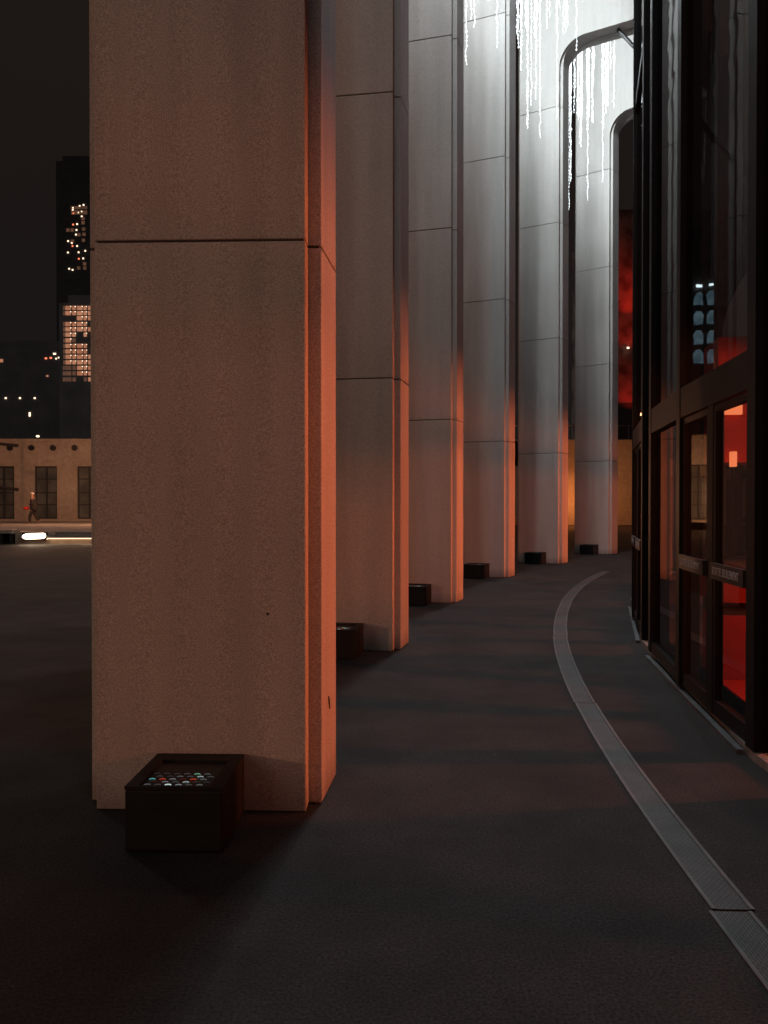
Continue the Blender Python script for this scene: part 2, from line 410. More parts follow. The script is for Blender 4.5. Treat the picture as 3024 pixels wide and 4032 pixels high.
# ------------------------------------------------------------------ floor lamps in front of the pillars
def make_floor_lamp():
    t = thing('floor_lamp', '', 'lamp', group='dark box lamps at the foot of the pillars')
    bm = bmesh.new()
    # housing with a sunk window in the lid, sloped front
    w, dp, h = 0.226, 0.47, 0.30
    out_ = [(-w, -dp), (w, -dp), (w, 0), (-w, 0)]
    prism(bm, [(x, y, 0.004) for x, y in out_], [(x, y + (0.0), h - 0.012) for x, y in out_])
    link('housing', bm, 'housing', t, bevel=0.01)
    bm = bmesh.new()   # lid as a frame around the opening
    ax, y0, y1 = 0.165, -0.452, -0.10
    for b in ((-w, w, -dp, y0), (-w, w, y1, 0), (-w, -ax, y0, y1), (ax, w, y0, y1)):
        box(bm, b[0], b[1], b[2], b[3], h - 0.0115, h + 0.004)
    link('lid', bm, 'housing', t)
    # glints of the lamp lenses, put in as faintly emissive crescents on a plate
    g = link('lens_plate', _plate(-ax, ax, y0, y1, h - 0.009), 'black_metal', t)
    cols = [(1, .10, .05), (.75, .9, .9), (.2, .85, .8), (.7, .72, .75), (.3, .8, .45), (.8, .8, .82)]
    for r in range(5):
        for c in range(6):
            cx = -0.128 + c * 0.049 + (0.0245 if r % 2 else 0) - 0.010; cy = -0.425 + r * 0.036
            bm = bmesh.new()
            # small hooded crescent: painted glint on the rim of a lens cell
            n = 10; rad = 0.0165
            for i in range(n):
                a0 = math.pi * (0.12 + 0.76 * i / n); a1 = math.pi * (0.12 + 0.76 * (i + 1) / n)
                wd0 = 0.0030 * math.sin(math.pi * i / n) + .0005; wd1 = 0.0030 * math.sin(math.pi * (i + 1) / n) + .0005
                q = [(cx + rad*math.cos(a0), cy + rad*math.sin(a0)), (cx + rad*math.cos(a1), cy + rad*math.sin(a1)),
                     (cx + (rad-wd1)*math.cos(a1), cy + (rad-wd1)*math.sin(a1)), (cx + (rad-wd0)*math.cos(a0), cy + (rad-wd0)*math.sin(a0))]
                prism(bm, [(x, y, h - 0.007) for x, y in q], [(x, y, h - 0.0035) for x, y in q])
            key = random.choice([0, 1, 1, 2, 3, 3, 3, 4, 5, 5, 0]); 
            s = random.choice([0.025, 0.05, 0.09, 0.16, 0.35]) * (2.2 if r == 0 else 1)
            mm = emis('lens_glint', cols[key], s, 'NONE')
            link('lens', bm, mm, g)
    return t
def _plate(x0, x1, y0, y1, z):
    bm = bmesh.new(); box(bm, x0, x1, y0, y1, z - 0.004, z); return bm
lamp0 = make_floor_lamp()
lamp_labels = {1: 'black box lamp with coloured lens glints on its lid, before the nearest pillar',
    2: 'black box lamp at the foot of the second pillar, cut off by the nearest one',
    3: 'black box lamp at the foot of the third pillar, half hidden by the second pillar',
    4: 'black box lamp at the foot of the fourth pillar, half hidden by the third pillar',
    5: 'black box lamp at the foot of the fifth pillar, under the first visible arch',
    6: 'farthest and smallest black box lamp, before the last pillar'}
for k in range(1, 7):
    x, d, th = pos[k]; o = lamp0 if k == 1 else dup(lamp0)
    a = R(th); u = -0.545; yy = -0.012
    o.location = (x + u * math.cos(a) + yy * math.sin(a), d - u * math.sin(a) + yy * math.cos(a), 0)
    o.rotation_euler = (0, 0, -a); o['label'] = lamp_labels[k]

# ------------------------------------------------------------------ concert hall (glass front)
hall = thing('concert_hall', 'curved dark glass front of the hall on the right, red lobby inside', 'building')
RG = 35.23
HX, HY, HO = 32.17, 2.04, 5.28      # the glass front follows its own, slightly tighter circle
def HP(r, phi):
    return (HX - (r - HO) * math.cos(R(phi)), HY + (r - HO) * math.sin(R(phi)))
ZH, ZT = 2.33, 2.58      # door head, transom top
HT = 16.2
def hall_part(name, bm, m, parent=hall, **k): return link(name, bm, m, parent, **k)
def pt(phi, r=RG): return HP(r, phi)
PHI0 = 4.6
def mull(a0, a1, z0, z1, dep_out=0.10, dep_in=0.10, nm='mullion', m='frame_metal', parent=hall):
    bm = bmesh.new()
    seg(bm, pt(a0), pt(a1), z0, z1, -dep_in, dep_out)
    return hall_part(nm, bm, m, parent)
# seg normal: direction of increasing phi is (sin, cos)-ish -> normal (-cos, sin): outwards, away from centre
def rail(a0, a1, z0, z1, o=0.06, i=0.06, nm='rail', m='frame_metal', parent=hall):
    bm = bmesh.new(); seg(bm, pt(a0), pt(a1), z0, z1, -i, o); return hall_part(nm, bm, m, parent)
def pane(a0, a1, z0, z1, nm='glass_pane', parent=hall, off=0.0):
    bm = bmesh.new()
    p0 = Vector(pt(a0)); p1 = Vector(pt(a1)); d = (p1 - p0).normalized(); nn = Vector((-d.y, d.x)) * off
    v = [bm.verts.new((p.x + nn.x, p.y + nn.y, z)) for p, z in ((p0, z0), (p1, z0), (p1, z1), (p0, z1))]
    bm.faces.new(v)
    me = bpy.data.meshes.new(nm); bm.to_mesh(me); bm.free(); me.materials.append(M['glass'])
    o = bpy.data.objects.new(nm, me); COL.objects.link(o); o.parent = parent
    return o
def lettering(parent, a0, a1, z, size):
    cu = bpy.data.curves.new('lettering', 'FONT'); cu.body = 'SORTIE SEULEMENT'; cu.size = size
    cu.align_x = 'CENTER'; cu.align_y = 'CENTER'; cu.extrude = 0.001; cu.offset = size * 0.012
    tmp = bpy.data.objects.new('lettering', cu); COL.objects.link(tmp)
    dg = bpy.context.evaluated_depsgraph_get(); dg.update()
    me = bpy.data.meshes.new_from_object(tmp.evaluated_get(dg)); bpy.data.objects.remove(tmp)
    xs = [v.co.x for v in me.vertices]; wd = max(xs) - min(xs)
    p0 = Vector(pt(a0)); p1 = Vector(pt(a1)); d = (p1 - p0).normalized(); nn = Vector((-d.y, d.x))
    sx = 0.86 * (p1 - p0).length / wd
    c = (p0 + p1) / 2 + nn * 0.062
    # viewed from outside, text reads from larger phi (left in picture) to smaller phi
    for v in me.vertices:
        q = c + (-d) * (v.co.x * sx)
        v.co = Vector((q.x + nn.x * v.co.z, q.y + nn.y * v.co.z, z + v.co.y * 0.92))
    me.materials.clear(); me.materials.append(M['white'])
    o = bpy.data.objects.new('lettering', me); COL.objects.link(o); o.parent = parent
def door(a0, a1, k, write):
    dr = rail(a0, a1, 0.08, 0.30, 0.035, 0.035, 'door')         # bottom rail is the door's own mesh, with the rest of the leaf
    # rebuild as full leaf frame
    bm = bmesh.new(); w = 0.0
    da = math.degrees(0.055 / RG)
    seg(bm, pt(a0), pt(a1), 0.062, 0.17, -0.03, 0.025)
    seg(bm, pt(a0), pt(a1), ZH - 0.06, ZH - 0.012, -0.03, 0.025)
    seg(bm, pt(a0), pt(a0 + da), 0.1701, ZH - 0.0601, -0.03, 0.025)
    seg(bm, pt(a1 - da), pt(a1), 0.1701, ZH - 0.0601, -0.03, 0.025)
    me = dr.data; bmesh.ops.recalc_face_normals(bm, faces=bm.faces[:]); bm.to_mesh(me); bm.free()
    pane(a0 + da, a1 - da, 0.17, ZH - 0.06, 'door_glass', dr)
    bm = bmesh.new(); seg(bm, pt(a0 + da * .5), pt(a1 - da * .5), 1.06, 1.175, 0.026, 0.06)
    hall_part('push_rail', bm, 'black_metal', dr)
    if write: lettering(dr, a0 + da, a1 - da, 1.118, 0.085)
for k in range(-3, 6):
    b = 7.6 * k
    mull(b + 5.20, b + 5.46, 0.06, HT, 0.05, 0.12)
    mull(b + 6.88, b + 7.10, 0.06, ZH, 0.03, 0.05, 'door_post')
    mull(b + 8.62, b + 8.86, 0.06, HT, 0.05, 0.12)
    door(b + 5.47, b + 6.87, k, k in (-1, 0, 1))
    door(b + 7.11, b + 8.61, k, k in (-1, 0, 1))
    rail(b + 5.461, b + 8.619, ZH + 0.002, ZT, 0.045, 0.10, 'transom')
    rail(b + 8.861, b + 11.399, ZH + 0.002, ZT, 0.045, 0.09, 'transom')
    rail(b + 8.861, b + 11.399, 0.06, 0.17, 0.04, 0.05, 'sill')
    pane(b + 8.86, b + 11.4, 0.17, ZH)
    pane(b + 5.46, b + 8.62, ZT, HT); pane(b + 8.86, b + 11.4, ZT, HT)
    mull(b + 11.4, b + 11.7, 0.06, HT, 0.05, 0.14)
    pane(b + 11.7, b + 12.8, 0.06, HT)
    # thresholds
    rail(b + 5.20, b + 12.799, 0.0, 0.055, 0.05, 0.25, 'threshold', 'curb')
    bm = bmesh.new(); seg(bm, pt(b + 5.47), pt(b + 11.4), 0.001, 0.028, 0.056, 0.10); hall_part('metal_sill', bm, 'steel')
    # high-level rails
    for z in (6.9, 11.4):
        rail(b + 5.461, b + 8.619, z, z + 0.12, 0.03, 0.05)
        rail(b + 8.861, b + 11.399, z, z + 0.12, 0.03, 0.05)
# inclined steel struts from the columns to the arch beams
for k in (4, 5, 6):
    x, d, th = pos[k]; a = R(th)
    def loc(u, y, z): return (x + u*math.cos(a) + y*math.sin(a), d - u*math.sin(a) + y*math.cos(a), z)
    bm = bmesh.new(); tube(bm, loc(1.45, 0.33, ARCH + 0.05), loc(2.62, 0.33, 12.3), 0.05, n=10); hall_part('strut', bm, 'black_metal')
    for s in (-1, 1):
        bm = bmesh.new(); tube(bm, loc(2.72, 0.33 + 0.1 * s, 11.2), loc(2.72, 0.33 + 0.75 * s, 16.0), 0.045, n=10); hall_part('strut', bm, 'black_metal')

# lobby interior
def ring(name, r0, r1, a0, a1, z, m, th=0.1, n=40, parent=hall):
    bm = bmesh.new(); pr = None
    for i in range(n + 1):
        a = a0 + (a1 - a0) * i / n
        cur = [bm.verts.new((*HP(r, a), zz)) for r, zz in ((r0, z), (r1, z), (r1, z - th), (r0, z - th))]
        if pr:
            for j in range(4): bm.faces.new((pr[j], pr[(j+1) % 4], cur[(j+1) % 4], cur[j]))
        else: bm.faces.new(cur)
        pr = cur
    bm.faces.new(pr[::-1])
    return link(name, bm, m, parent)
A0, A1 = -17.5, 50.8
ring('lobby_floor', 26.0, RG - 0.12, A0, A1, 0.055, 'darkwall')
ring('red_mat', 33.4, 34.90, 5.4, 9.9, 0.063, 'carpet', 0.0075, 8)
LC = 3.0
ring('lobby_ceiling', 26.0, 33.9, A0, A1, LC, 'lobby_ceiling', 0.25)
ring('balcony_front', 33.7, 33.92, A0, A1, 4.55, 'darkwall', 1.549)
ring('upper_ceiling', 26.0, RG - 0.12, A0, A1, HT, 'darkwall', 0.2)
def curved_wall(name, r, z0, z1, m, th=0.2, parent=hall, a0=A0, a1=A1, n=40):
    return ring(name, r, r + th, a0, a1, z1, m, z1 - z0, n, parent)
curved_wall('back_wall', 25.8, 0.0, HT, 'darkwall')
ring('roof', 24.0, 39.3, A0, A1, TOPZ + 0.25, 'concrete', 0.245)
# inner screen walls, dark, between the lamps
for k in range(-2, 5):
    b = 7.6 * k
    bm = bmesh.new(); seg(bm, pt(b + 9.6, 33.0), pt(b + 12.4, 33.0), 0.06, 2.74, -0.15, 0.15); hall_part('inner_wall', bm, 'darkwall')
    # tall hanging paper-like lamp: orange glowing shade, its light reaches the pillars
    p = Vector(pt(b + 6.4, 30.2))
    bm = bmesh.new(); tube(bm, (p.x, p.y, 2.42), (p.x, p.y, LC - 0.2), 0.012, n=8); lp = hall_part('pendant_lamp', bm, 'black_metal')
    bm = bmesh.new(); tube(bm, (p.x, p.y, 1.5), (p.x, p.y, 2.42), 0.11, 0.11, n=20); hall_part('lamp_shade', bm, 'lamp_orange', lp)
    q = Vector(pt(b + 6.4, 30.36)); q2 = Vector(pt(b + 6.4, 38))
    light('lobby_light', 'AREA', (q.x, q.y, 1.96), (135 if k >= 0 else (60 if k == -1 else 15)), (1.0, 0.20, 0.075), 0.2, (q2.x, q2.y, 1.9), sy=0.92, spread=75)
    u = pt(b + 6.4, 30.8)
    light('upper_lobby_fill', 'POINT', (u[0], u[1], 5.6), 45, (1.0, 0.16, 0.08), 0.3)  # added red fill without a fixture, tints the pillar sides higher up
# red counter and red header just inside the doors
for k in (0,):
    b = 7.6 * k + 1.05
    def rb(r0, r1, a0, a1, z0, z1, nm, m, parent=hall):
        bm = bmesh.new(); q = [HP(r0, a0), HP(r1, a0), HP(r1, a1), HP(r0, a1)]
        prism(bm, [(x, y, z0) for x, y in q], [(x, y, z1) for x, y in q]); return link(nm, bm, m, parent)
    rb(34.0, 34.91, b + 8.05, b + 9.0, 0.06, 0.62, 'counter', 'redwall')
    rb(34.0, 34.91, b + 8.15, b + 9.0, 0.62, 0.74, 'counter_recess', 'darkwall')
    rb(34.0, 34.93, b + 8.0, b + 9.05, 0.74, 0.98, 'counter_top', 'redwall')
    rb(34.0, 34.91, b + 8.0, b + 9.0, 1.96, 3.05, 'header', 'redwall')
    rb(33.9, 34.0, b + 8.0, b + 9.0, 0.981, 1.959, 'counter_screen', 'darkwall')
    p = Vector(HP(34.80, b + 7.9))
    bm = bmesh.new(); box(bm, p.x - .07, p.x + .07, p.y - .02, p.y + .02, 2.37, 2.45); hall_part('exit_box', bm, 'sconce')
    bm = bmesh.new(); box(bm, p.x - .02, p.x + .02, p.y - .03, p.y + .03, 1.92, 2.05); hall_part('sconce', bm, 'sconce')

# ------------------------------------------------------------------ chandeliers of hanging light strings
def bead_string(length, sway):
    bm = bmesh.new(); prof = []; z = 0.0
    while z < length:
        r = random.choice([0.009, 0.012, 0.014, 0.019]); pr = r * 1.15
        ox, oy = random.uniform(-.014, .014), random.uniform(-.014, .014)
        prof += [(q, zz_, ox, oy) for q, zz_ in ((0.003, -z), (r * .75, -z - pr * .45), (r, -z - pr), (r * .75, -z - pr * 1.55), (0.003, -z - 2 * pr))]
        z += 2 * pr + random.uniform(0.045, 0.085)
    prev = None; n = 6
    for r, zz, ox, oy in prof:
        cur = [bm.verts.new((ox + r * math.cos(6.2832 * i / n), oy + r * math.sin(6.2832 * i / n), zz)) for i in range(n)]
        if prev:
            for i in range(n): bm.faces.new((prev[i], prev[(i+1) % n], cur[(i+1) % n], cur[i]))
        else: bm.faces.new(cur)
        prev = cur
    bm.faces.new(prev[::-1])
    me = bpy.data.meshes.new('bead_string'); bm.to_mesh(me); bm.free(); me.materials.append(M['bead'])
    return me
ZTOP = 16.9
strings = [bead_string(l, 0) for l in (2.6, 3.2, 3.7, 4.2, 4.7, 5.2, 5.8, 6.5)]
ch_labels = {1: 'cluster of hanging light strings between the first and second pillars',
    2: 'cluster of hanging light strings between the second and third pillars',
    3: 'cluster of light strings before the fourth pillar, mostly above the photo edge',
    4: 'bright cluster of hanging light strings before the fifth pillar',
    5: 'bright cluster of hanging light strings seen through the big rounded arch',
    0: 'cluster of hanging light strings above the viewer'}
for k in range(0, 6):
    phi = 6.6 * (k - 1) + 3.3 + 3.6; c = P(37.75, phi)
    t = thing('light_string_cluster', ch_labels[k], 'string lights', (c[0], c[1], ZTOP - 0.08), -R(phi), 'clusters of hanging light strings')
    bm = bmesh.new(); box(bm, -0.85, 0.85, -0.5, 0.5, -0.04, 0.02); link('ceiling_plate', bm, 'black_metal', t)
    cnt = 38 if 3 <= k <= 5 else 12
    for i in range(cnt):
        u = random.uniform(-0.8, 0.8); v = random.uniform(-0.45, 0.45)
        li = min(7, max(0, int(random.gauss(2.4 + 0.8 * math.cos(u * 5.2 + 1.0), 1.2))))
        if i % 8 == 3: li = 6 + (i // 8) % 2; u = (-0.42, 0.1, 0.35, -0.6)[(i // 8) % 4]
        o = bpy.data.objects.new('bead_string', strings[li]); COL.objects.link(o); o.parent = t
        o.location = (u, v, -0.05); o.rotation_euler = (0, 0, random.uniform(0, 6.28))
    for z, e in ((11.2, 44), (14.2, 600)):
        if k < 2: e *= 0.35
        if k < 2 and z < 12: continue
        light('string_light', 'POINT', (c[0], c[1], z), e, COLD, 0.10)

# ------------------------------------------------------------------ far side of the square
# terrace
bm = bmesh.new(); box(bm, -75, -4, 31.2, 52, 0.0, 0.46)
tag(link('terrace', bm, 'curb'), kind='structure')

def windowed_building(name, label, x0, x1, y, h, wins, z0=0.4, depth=12, vents=(), z_base=0.0):
    """long low sandstone building; wall with real openings, recessed frames and panes"""
    t = thing(name, label, 'building')
    bm = bmesh.new(); cuts = sorted(wins)
    cur = x0
    for (a, b, wz0, wz1) in cuts:
        box(bm, cur, a, y, y + 0.5, z_base, h)
        box(bm, a, b, y, y + 0.5, z_base, wz0); box(bm, a, b, y, y + 0.5, wz1, h)
        cur = b
    box(bm, cur, x1, y, y + 0.5, z_base, h)
    bmesh.ops.remove_doubles(bm, verts=bm.verts[:], dist=0.0005)
    link('wall', bm, 'sandwall', t)
    bm = bmesh.new(); box(bm, x0, x1, y + 0.501, y + depth, z_base, h - 0.02); link('rear_block', bm, 'farwall', t)
    bm = bmesh.new(); box(bm, x0 - 0.1, x1 + 0.1, y - 0.08, y + 0.6, h + 0.002, h + 0.16); link('coping', bm, 'sandwall', t)
    for (a, b, wz0, wz1) in cuts:
        bm = bmesh.new(); fw = 0.09
        box(bm, a, a + fw, y + .18, y + .3, wz0, wz1); box(bm, b - fw, b, y + .18, y + .3, wz0, wz1)
        box(bm, a + fw, b - fw, y + .18, y + .3, wz1 - fw, wz1); box(bm, a + fw, b - fw, y + .18, y + .3, wz0, wz0 + fw)
        cxm = (a + b) / 2
        box(bm, cxm - .06, cxm + .06, y + .185, y + .295, wz0 + fw, wz1 - fw)
        for f in (0.27, 0.5, 0.76):
            zz = wz0 + (wz1 - wz0) * f
            box(bm, a + fw, cxm - .06, y + .19, y + .29, zz - .04, zz + .04)
            box(bm, cxm + .06, b - fw, y + .19, y + .29, zz - .04, zz + .04)
        w = link('window', bm, 'winframe', t)
        bm = bmesh.new(); box(bm, a + .02, b - .02, y + .23, y + .26, wz0 + .02, wz1 - .02); link('pane', bm, 'dimglass', w)
    for vx, vz in vents:
        bm = bmesh.new(); tube(bm, (vx, y - 0.12, vz), (vx, y + 0.05, vz), 0.19, 0.17, n=14); link('roof_spout', bm, 'black_metal', t)
    return t
D = 50.0
def X(px, d=D): return at(px, d)
wins = []
for i in range(-6, 12):
    xa = X(134) + i * 2.78
    wins.append((xa, xa + 1.5, 0.62, zat(1836, D)))
vents = [(X(127) + i * 1.40, zat(1764, D)) for i in range(-8, 24)]
windowed_building('stone_pavilion', 'long low stone building with tall gridded windows at the far left of the square', X(134) - 20, X(134) + 27, D, zat(1738, D), wins, vents=vents, z_base=0.461)
wins = [(x, x + 1.5, 0.9, 4.3) for x in (11.3, 22.8, 33.0)]
windowed_building('stone_gallery', 'low orange lit building seen between the far pillars', 8, 42, 58, zat(1740, 58), wins)
light('gallery_light', 'POINT', (at(2262, 57), 55.6, 2.0), 330, (1.0, 0.30, 0.08), 0.15)
light('gallery_light', 'POINT', (at(2600, 52), 53.5, 3.0), 130, (1.0, 0.40, 0.16), 0.15)
light('pavilion_light', 'POINT', (X(110), 40, 7.5), 380, (1.0, 0.40, 0.20), 0.2)
light('pavilion_light', 'POINT', (X(600), 42, 3.0), 450, (1.0, 0.45, 0.22), 0.2)
light('pavilion_light', 'POINT', (-4.2, 47.5, 2.2), 1300, (1.0, 0.45, 0.22), 0.2)
light('pavilion_light', 'POINT', (X(350), 43, 3.0), 220, (1.0, 0.45, 0.24), 0.2)
light('tower_fill', 'POINT', (-120, 125, 60), 45000, (1.0, 0.9, 0.85), 3)  # added fill in mid-air that lifts the dark tower fronts
# shrubs on the terrace in front of the pavilion (mirrored in the doors)
for i, (sx, sy, sh) in enumerate(((-6.6, 46.4, 1.3), (-4.6, 46.0, 1.7), (-2.9, 46.6, 1.1))):
    t = thing('shrub', ('small leafy shrub left of the others, mirrored in the door glass', 'tallest leafy shrub, mirrored in the door glass against the lit wall', 'lowest leafy shrub, mirrored in the door glass at the right')[i], 'plant', (sx, sy, 0.461), group='shrubs on the terrace')
    bm = bmesh.new()
    for q in range(7):
        a = q * 0.9; tube(bm, (0, 0, 0.0), (0.35*math.cos(a), 0.35*math.sin(a), sh * random.uniform(.6, .95)), 0.02, 0.006, 5)
    link('stem', bm, 'bark', t)
    bm = bmesh.new()
    for q in range(420):
        a = random.uniform(0, 6.28); zz = random.uniform(0.15, 1) * sh; rr = random.uniform(0, .55) * math.sqrt(max(.05, 1.05 - zz / sh))
        m4 = Matrix.Translation((rr*math.cos(a), rr*math.sin(a), zz)) @ Matrix.Rotation(random.uniform(0, 6.28), 4, Vector((random.random(), random.random(), random.random() + .1)).normalized())
        vs = [bm.verts.new(m4 @ Vector(v)) for v in ((-.02, 0, 0), (0, .05, .01), (.02, 0, 0), (0, -.06, 0))]
        bm.faces.new(vs)
    link('foliage', bm, 'foliage', t)
# slab office tower with cool lit windows, mirrored in the upper glass
dB = 180.0
ob = thing('office_slab', 'dark office slab with cool bluish windows, mirrored in the upper glass', 'building')
bm = bmesh.new(); box(bm, -52, -2, dB, dB + 14, 0, 62); link('block', bm, 'farwall', ob)
for r in range(4):
    for c in range(6):
        bm = bmesh.new(); x0 = -34 + c * 2.7; z0 = 45 - r * 4.2
        q = [(x0, z0), (x0 + 1.9, z0), (x0 + 1.9, z0 + 2.1), (x0 + 1.4, z0 + 2.9), (x0 + .5, z0 + 2.9), (x0, z0 + 2.1)]
        prism(bm, [(x, dB - .3, z) for x, z in q], [(x, dB - .02, z) for x, z in q]); link('window', bm, 'bluewin', ob)
        if r == 0:
            bm = bmesh.new(); box(bm, x0 + .4, x0 + 1.5, dB - .5, dB - .31, 49.0, 49.5); link('ceiling_lamp', bm, 'bluedot', ob)
for (x0, z0, w, h) in ((-5.5, 46, 2.6, 4), (-8, 33, 6, 1)):
    bm = bmesh.new(); box(bm, x0, x0 + w, dB - .3, dB - .02, z0, z0 + h); link('window', bm, 'bluewin', ob)
# handrail on the gallery roof
hr = thing('roof_railing', 'thin orange lit rail running above the far building between the pillars', 'railing')
bm = bmesh.new(); tube(bm, (9, 62, zat(1677, 62)), (24, 62, zat(1677, 62)), 0.06, n=8); link('rail', bm, 'curb', hr)
bm = bmesh.new()
for i in range(8): tube(bm, (9.2 + i * 2.1, 62, 5.9), (9.2 + i * 2.1, 62, zat(1677, 62) - .06), 0.03, n=6)
link('post', bm, 'curb', hr)
light('rail_light', 'POINT', (at(2150, 62), 61.0, zat(1677, 62) + 0.6), 60, (1.0, 0.35, 0.12), 0.1)

# low wall with long lamp, bench, person
lw = thing('low_wall', 'low stone wall across the square with a light strip under its edge', 'wall')
dW = 30.7
bm = bmesh.new(); box(bm, at(200, dW), at(620, dW), dW, dW + 0.45, 0.004, zat(2120, dW)); link('wall_block', bm, 'sandwall', lw)
bm = bmesh.new(); box(bm, at(90, dW), at(620, dW), dW - 0.16, dW + 0.5, zat(2118, dW), zat(2108, dW)); link('cap', bm, 'curb', lw)
bm = bmesh.new(); box(bm, at(100, dW), at(620, dW), dW - 0.10, dW - 0.02, zat(2121, dW), zat(2118.5, dW)); link('light_strip', bm, emis('led_strip', (1.0, 0.62, 0.36), 3.2), lw)
bm = bmesh.new(); box(bm, at(60, dW), at(199, dW), dW + .0, dW + 0.45, 0.004, zat(2098, dW)); link('wall_end', bm, 'sandwall', lw)
wl = thing('wall_lamp', 'long glowing white lamp on the low wall across the square', 'lamp')
bm = bmesh.new(); x0, x1 = at(96, dW), at(187, dW)
pts = [(x0, zat(2113, dW)), (x0 + .05, zat(2105, dW)), (x0 + .18, zat(2100, dW)), (x1 - .08, zat(2098, dW)), (x1 - .01, zat(2102, dW)), (x1, zat(2112, dW)), (x1 - .05, zat(2118, dW)), (x1 - .2, zat(2121, dW)), (x0 + .2, zat(2123, dW)), (x0 + .06, zat(2120, dW))]
prism(bm, [(x, dW - .22, z) for x, z in pts], [(x, dW - .165, z) for x, z in pts]); link('diffuser', bm, 'whitelamp', wl)
bm = bmesh.new(); box(bm, x0 - .03, x1 + .03, dW - .1645, dW - .005, zat(2124, dW), zat(2096, dW)); link('housing', bm, 'black_metal', wl)
bn = thing('stone_bench', 'dark slatted bench at the left edge beside the glowing lamp', 'bench')
bm = bmesh.new(); box(bm, -16.6, at(58, dW), dW - .2, dW + .5, zat(2100, dW), zat(2086, dW)); link('seat', bm, 'sandwall', bn)
for i, px in enumerate((2, 14, 34)):
    pass
for px in (-70, -30, 10, 48):
    bm = bmesh.new(); box(bm, at(px, dW) - .05, at(px, dW) + .06, dW - .15, dW + .45, 0.004, zat(2100.3, dW)); link('leg', bm, 'black_metal', bn)
light('bench_light', 'POINT', (at(20, dW), dW + 0.9, 0.25 + .46), 25, SODIUM, 0.05)
light('strip_light', 'AREA', (at(330, dW), dW - 0.07, zat(2123, dW)), 16, (1.0, 0.60, 0.36), 3.6, (at(330, dW), dW - 0.35, 0), sy=0.03)
light('lamp_light', 'AREA', (at(141, dW), dW - 0.25, zat(2110, dW)), 9, (1.0, 0.68, 0.45), 0.8, (at(141, dW), dW - 3, -0.6), sy=0.2)

# banner mast: its two bracket arms reach into the picture
bp_ = thing('banner_mast', 'two dark horizontal banner arms reaching in at the left edge', 'mast')
dM = 46.0; xm = at(-26, dM)
bm = bmesh.new(); tube(bm, (xm, dM, 0.46), (xm, dM, 6.6), 0.07, 0.06, n=12); link('mast', bm, 'black_metal', bp_)
for py in (1751, 1924):
    bm = bmesh.new(); tube(bm, (xm, dM, zat(py - 6, dM)), (at(72, dM), dM, zat(py + 4, dM)), 0.085, 0.10, n=12); link('arm', bm, 'black_metal', bp_)

# person walking on the terrace
def skin_body(name, joints, edges, m, parent, sub=1):
    me = bpy.data.meshes.new(name); me.from_pydata([j[0] for j in joints], edges, [])
    o = bpy.data.objects.new(name, me); COL.objects.link(o); o.parent = parent
    md = o.modifiers.new('skin', 'SKIN'); md.use_smooth_shade = True
    lay = me.skin_vertices[0].data if me.skin_vertices else None
    if lay is None:
        bmm = bmesh.new(); bmm.from_mesh(me); bmm.verts.layers.skin.verify(); bmm.to_mesh(me); bmm.free(); lay = me.skin_vertices[0].data
    for i, j in enumerate(joints): lay[i].radius = j[1] if isinstance(j[1], tuple) else (j[1], j[1])
    lay[0].use_root = True
    s = o.modifiers.new('sub', 'SUBSURF'); s.levels = sub; s.render_levels = sub
    me.materials.append(m); return o
dP = 45.0
per = thing('person', 'person in a dark coat and pale cap walking left holding something red', 'person', (at(132, dP), dP, 0.461), 0)
J = [((0, 0, .95), (.10, .13)), ((0, 0, 1.18), (.12, .15)), ((-.02, 0, 1.42), (.11, .17)), ((-.04, 0, 1.53), (.055, .055)), ((-.07, 0, 1.63), (.09, .08)), ((-.06, 0, 1.72), (.085, .075)),
     ((-.01, -.2, 1.42), (.06, .06)), ((.03, -.24, 1.15), (.05, .05)), ((-.22, -.2, 1.05), (.04, .04)), ((-.30, -.18, 1.04), (.03, .03)),
     ((-.01, .2, 1.42), (.06, .06)), ((.03, .24, 1.15), (.05, .05)), ((-.22, .2, 1.05), (.04, .04)), ((-.30, .18, 1.04), (.03, .03)),
     ((-.02, -.1, .85), (.07, .07)), ((-.16, -.1, .47), (.05, .05)), ((-.18, -.1, .08), (.04, .04)), ((-.32, -.1, .045), (.04, .035)),
     ((.02, .1, .85), (.07, .07)), ((.08, .1, .47), (.05, .05)), ((.27, .1, .14), (.045, .045)), ((.16, .1, .045), (.04, .035))]
E = [(0,1),(1,2),(2,3),(3,4),(4,5),(2,6),(6,7),(7,8),(8,9),(2,10),(10,11),(11,12),(12,13),(0,14),(14,15),(15,16),(16,17),(0,18),(18,19),(19,20),(20,21)]
skin_body('body', J, E, M['skin'], per)
JC = [((0.03, 0, .66), (.27, .24)), ((0.02, 0, 1.0), (.24, .22)), ((0.01, 0, 1.25), (.22, .22)), ((-.01, 0, 1.47), (.14, .19)),
      ((0, -.22, 1.42), (.085, .08)), ((.04, -.26, 1.15), (.075, .075)), ((-.18, -.21, 1.06), (.06, .06)),
      ((0, .22, 1.42), (.085, .08)), ((.04, .26, 1.15), (.075, .075)), ((-.18, .21, 1.06), (.06, .06))]
skin_body('coat', JC, [(0,1),(1,2),(2,3),(3,4),(4,5),(5,6),(3,7),(7,8),(8,9)], M['coat'], per)
bm = bmesh.new()
tube(bm, (-.02, -.1, .72), (-.17, -.1, .44), .115, .09); tube(bm, (-.17, -.1, .4395), (-.18, -.1, .10), .09, .07)
tube(bm, (.02, .1, .72), (.09, .1, .44), .115, .09); tube(bm, (.09, .1, .4395), (.26, .1, .15), .09, .07)
link('trousers', bm, 'coat', per)
